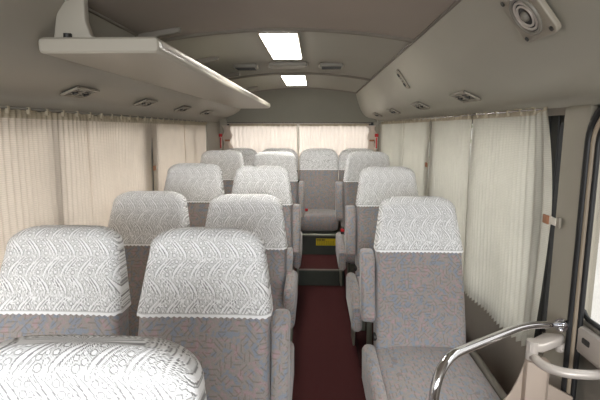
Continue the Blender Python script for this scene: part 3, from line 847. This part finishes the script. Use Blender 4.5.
# ------------------------------------------------------------------ chrome handrail, silver grab rail, modesty panel
hr = thing('handrail', 'bent chrome handrail in front of the right seat', 'handrail', (.295, 1.03, 0))
o0 = Vector(hr.location)
pts = [Vector(p)-o0 for p in ((.295, 1.03, 0), (.295, 1.03, .845), (.70, 1.43, .765), (.902, 1.568, .704))]
tube('tube', pts, .0125, M['chrome'], hr, n=24, rad=.12)
MB().cyl(Vector((.886, 1.560, .706))-o0, Vector((.905, 1.573, .703))-o0, .024, 20).build('wall_flange', M['chrome'], hr)
MB().cyl(Vector((.295, 1.03, 0))-o0, Vector((.295, 1.03, .012))-o0, .035, 20).build('floor_flange', M['chrome'], hr)
for k in range(3):
    a = 2*PI*k/3+.5
    MB().ball(Vector((.884, 1.556+.016*math.cos(a),   .706+.016*math.sin(a)))-o0, .006, n=8).build('screw', M['chrome'], hr)

mp = thing('modesty_panel', 'beige curved partition panel standing beside the door', 'partition', (.762, 1.50, 0)); o0 = Vector(mp.location)
MB().prism([(-.020, -.018), (.0, -.026), (.045, -.026), (.062, -.010), (.062, .022), (-.012, .022), (-.022, .006)], 'z', .0, .605, .008).build('post', M['bpanel'], mp)
MB().prism([(.05, .0), (.160, .0), (.160, .46), (.05, .52)], 'y', .004, .018, .003).build('panel', M['bpanel'], mp)
pts = [(-.19, .0), (-.19, .25), (-.135, .36), (-.088, .43), (-.060, .47), (-.042, .51), (-.030, .545), (-.022, .575), (-.012, .60), (.0, .0)]
MB().prism(pts, 'y', .006, .015, .003).build('skirt', M['bpanel'], mp)
gr = thing('grab_rail', 'satin silver grab rail with cast bracket on the partition by the door', 'grab rail', (.762, 1.50, .608)); o0 = Vector(gr.location)
br = MB()
br.prism([(-.016, -.016), (.030, -.020), (.115, .030), (.138, .055), (.140, .072), (.075, .080), (-.004, .020), (-.018, .006)], 'z', .030, .062, .008); br.build('bracket', M['silver'], gr)
MB().cyl((0, 0, .0), (0, 0, .068), .020, 24).build('collar', M['silver'], gr)
MB().cyl((.124, .052, .004), (.124, .052, .034), .014, 16).build('lug', M['silver'], gr)
MB().ball((.124, .040, .012), .007, n=8).build('screw', M['silver'], gr)
tube('tube', [(.0, .0, .012), (.005, -.075, .012), (.05, -.120, .014), (.12, -.135, .018), (.165, -.135, .022)], .0155, M['silver'], gr, n=18, rad=.06)

# ------------------------------------------------------------------ outside
struct(MB().box(-60, 60, -60, 60, -.80, -.70).build('ground', M['ground'], smooth=False))
def tree(x, y, h, r, mat, label, seed):
    t = thing('tree', label, 'tree', (x, y, -.7), 0, 'trees beyond the parking area'); rd = random.Random(seed)
    MB().cyl((0, 0, 0), (.1, 0, h*.55), .16, 10, .09).build('trunk', M['bark'], t)
    V, F = [], []
    for k in range(1600):
        a, b = rd.uniform(0, 2*PI), rd.uniform(-1, 1); q = r*(.55+.5*rd.random())
        lump = 1+.25*math.sin(a*3+seed)+.2*math.sin(b*7+a*2)
        p = Vector((math.sqrt(1-b*b)*math.cos(a)*q*lump, math.sqrt(1-b*b)*math.sin(a)*q*lump, h*.62+b*q*.8*lump))
        u = Vector((rd.gauss(0, 1), rd.gauss(0, 1), rd.gauss(0, 1))).normalized(); w = u.orthogonal().normalized(); s_ = rd.uniform(.12, .24)
        i = len(V); V += [p-u*s_, p+w*s_*.5, p+u*s_, p-w*s_*.5]; F.append((i, i+1, i+2, i+3))
    V2 = MB(); V2.add(V, F); V2.ball((0, 0, h*.62), r*.72, (1, 1, .8), 14)
    V2.build('crown', mat, t, smooth=False)
for i, (x, y, h, r, mt, lab) in enumerate(((15.5, 20.5, 5.0, 2.1, 'leafb', 'light green tree seen through the door window'), (20, 24.0, 5.6, 2.4, 'leaf', 'darker green tree farther out, seen through the door window'),
        (7.6, 14.6, 4.2, 1.8, 'leaf', 'green tree seen in the slit between curtain and pillar'), (27, 34, 6.5, 3.0, 'leafb', 'distant pale green tree beyond the parked car'), (4.4, 19.5, 4.8, 2.2, 'leafb', 'green tree behind the right side curtains'))):
    tree(x, y, h, r, M[mt], lab, i+3)
car = thing('car', 'small blue car parked outside the door window', 'car', (10.4, 15.5, -.7), .9)
body = [(-1.9, .30), (-1.95, .62), (-1.85, .85), (-1.05, .95), (-.55, 1.38), (.75, 1.40), (1.35, .98), (1.9, .90), (1.98, .60), (1.92, .30)]
MB().prism(body, 'y', -.80, .80, .06).build('body', M['carblue'], car)
MB().prism([(-1.0, .95), (-.54, 1.32), (.70, 1.34), (1.22, .96)], 'y', -.815, .815).build('side_glass', M['dark'], car)
for x in (-1.2, 1.2):
    for y in (-.74, .74):
        w_ = MB().cyl((x, y-.1, .32), (x, y+.1, .32), .32, 20).build('wheel', M['tyre'], car)
        MB().cyl((x, y-.11 if y < 0 else y+.09, .32), (x, y-.09 if y < 0 else y+.11, .32), .19, 14).build('hubcap', M['silver'], w_)

# ------------------------------------------------------------------ light
W = bpy.data.worlds.new('World'); bpy.context.scene.world = W; W.use_nodes = True
nt = W.node_tree; bg = nt.nodes['Background']
tc = nd(nt, 'ShaderNodeTexCoord'); sx = nd(nt, 'ShaderNodeSeparateXYZ'); nt.links.new(tc.outputs['Generated'], sx.inputs[0])
rp = nd(nt, 'ShaderNodeValToRGB'); e = rp.color_ramp.elements
e[0].position = .45; e[0].color = (.80, .78, .74, 1); e[1].position = .75; e[1].color = (.85, .92, 1, 1)
nt.links.new(sx.outputs[2], rp.inputs[0]); nt.links.new(rp.outputs[0], bg.inputs[0]); bg.inputs[1].default_value = 1.8
def area(name, loc, target, sx_, sy_, e, col=(1, 1, 1)):
    l = bpy.data.lights.new(name, 'AREA'); l.shape = 'RECTANGLE'; l.size = sx_; l.size_y = sy_; l.energy = e; l.color = col
    o = bpy.data.objects.new(name, l); C.objects.link(o); o.location = loc
    o.rotation_euler = (Vector(target)-Vector(loc)).to_track_quat('-Z', 'Y').to_euler(); return o
area('windscreen_daylight', (-.1, -2.3, 1.75), (-.1, 1.6, .85), 2.6, 1.6, 215, (.96, .985, 1))
area('door_daylight', (2.3, .6, 2.5), (.2, 1.4, .7), 1.2, 1.2, 45, (1, .97, .93))
area('left_daylight', (-2.6, 2.4, 2.6), (-1.1, 2.4, 1.0), 4.4, 1.2, 85, (1, .985, .96))
area('right_daylight', (2.4, 3.4, 2.9), (.9, 3.4, 1.0), 3.6, 1.2, 44, (1, 1, .97))
area('rear_daylight', (-.18, 6.2, 1.5), (-.18, 5.2, 1.15), 1.9, 1.0, 42, (1, .96, .93))

su = bpy.data.lights.new('sun', 'SUN'); su.energy = 1.6; su.angle = .05; so_ = bpy.data.objects.new('sun', su); C.objects.link(so_)
so_.rotation_euler = (math.radians(-12), math.radians(-14), 0)
# ------------------------------------------------------------------ camera
cam = bpy.data.cameras.new('camera'); co = bpy.data.objects.new('camera', cam); C.objects.link(co)
cam.sensor_width = 36; cam.lens = 27; cam.clip_start = .02
co.location = (0, 0, EYE); co.rotation_euler = (PI/2-math.radians(8.84), 0, math.radians(1.9))
sc = bpy.context.scene; sc.camera = co
sc.view_settings.view_transform = 'Standard'; sc.view_settings.look = 'None'; sc.view_settings.exposure = 0
sc.cycles.use_denoising = True; sc.cycles.max_bounces = 8; sc.cycles.diffuse_bounces = 5; sc.cycles.sample_clamp_indirect = 6
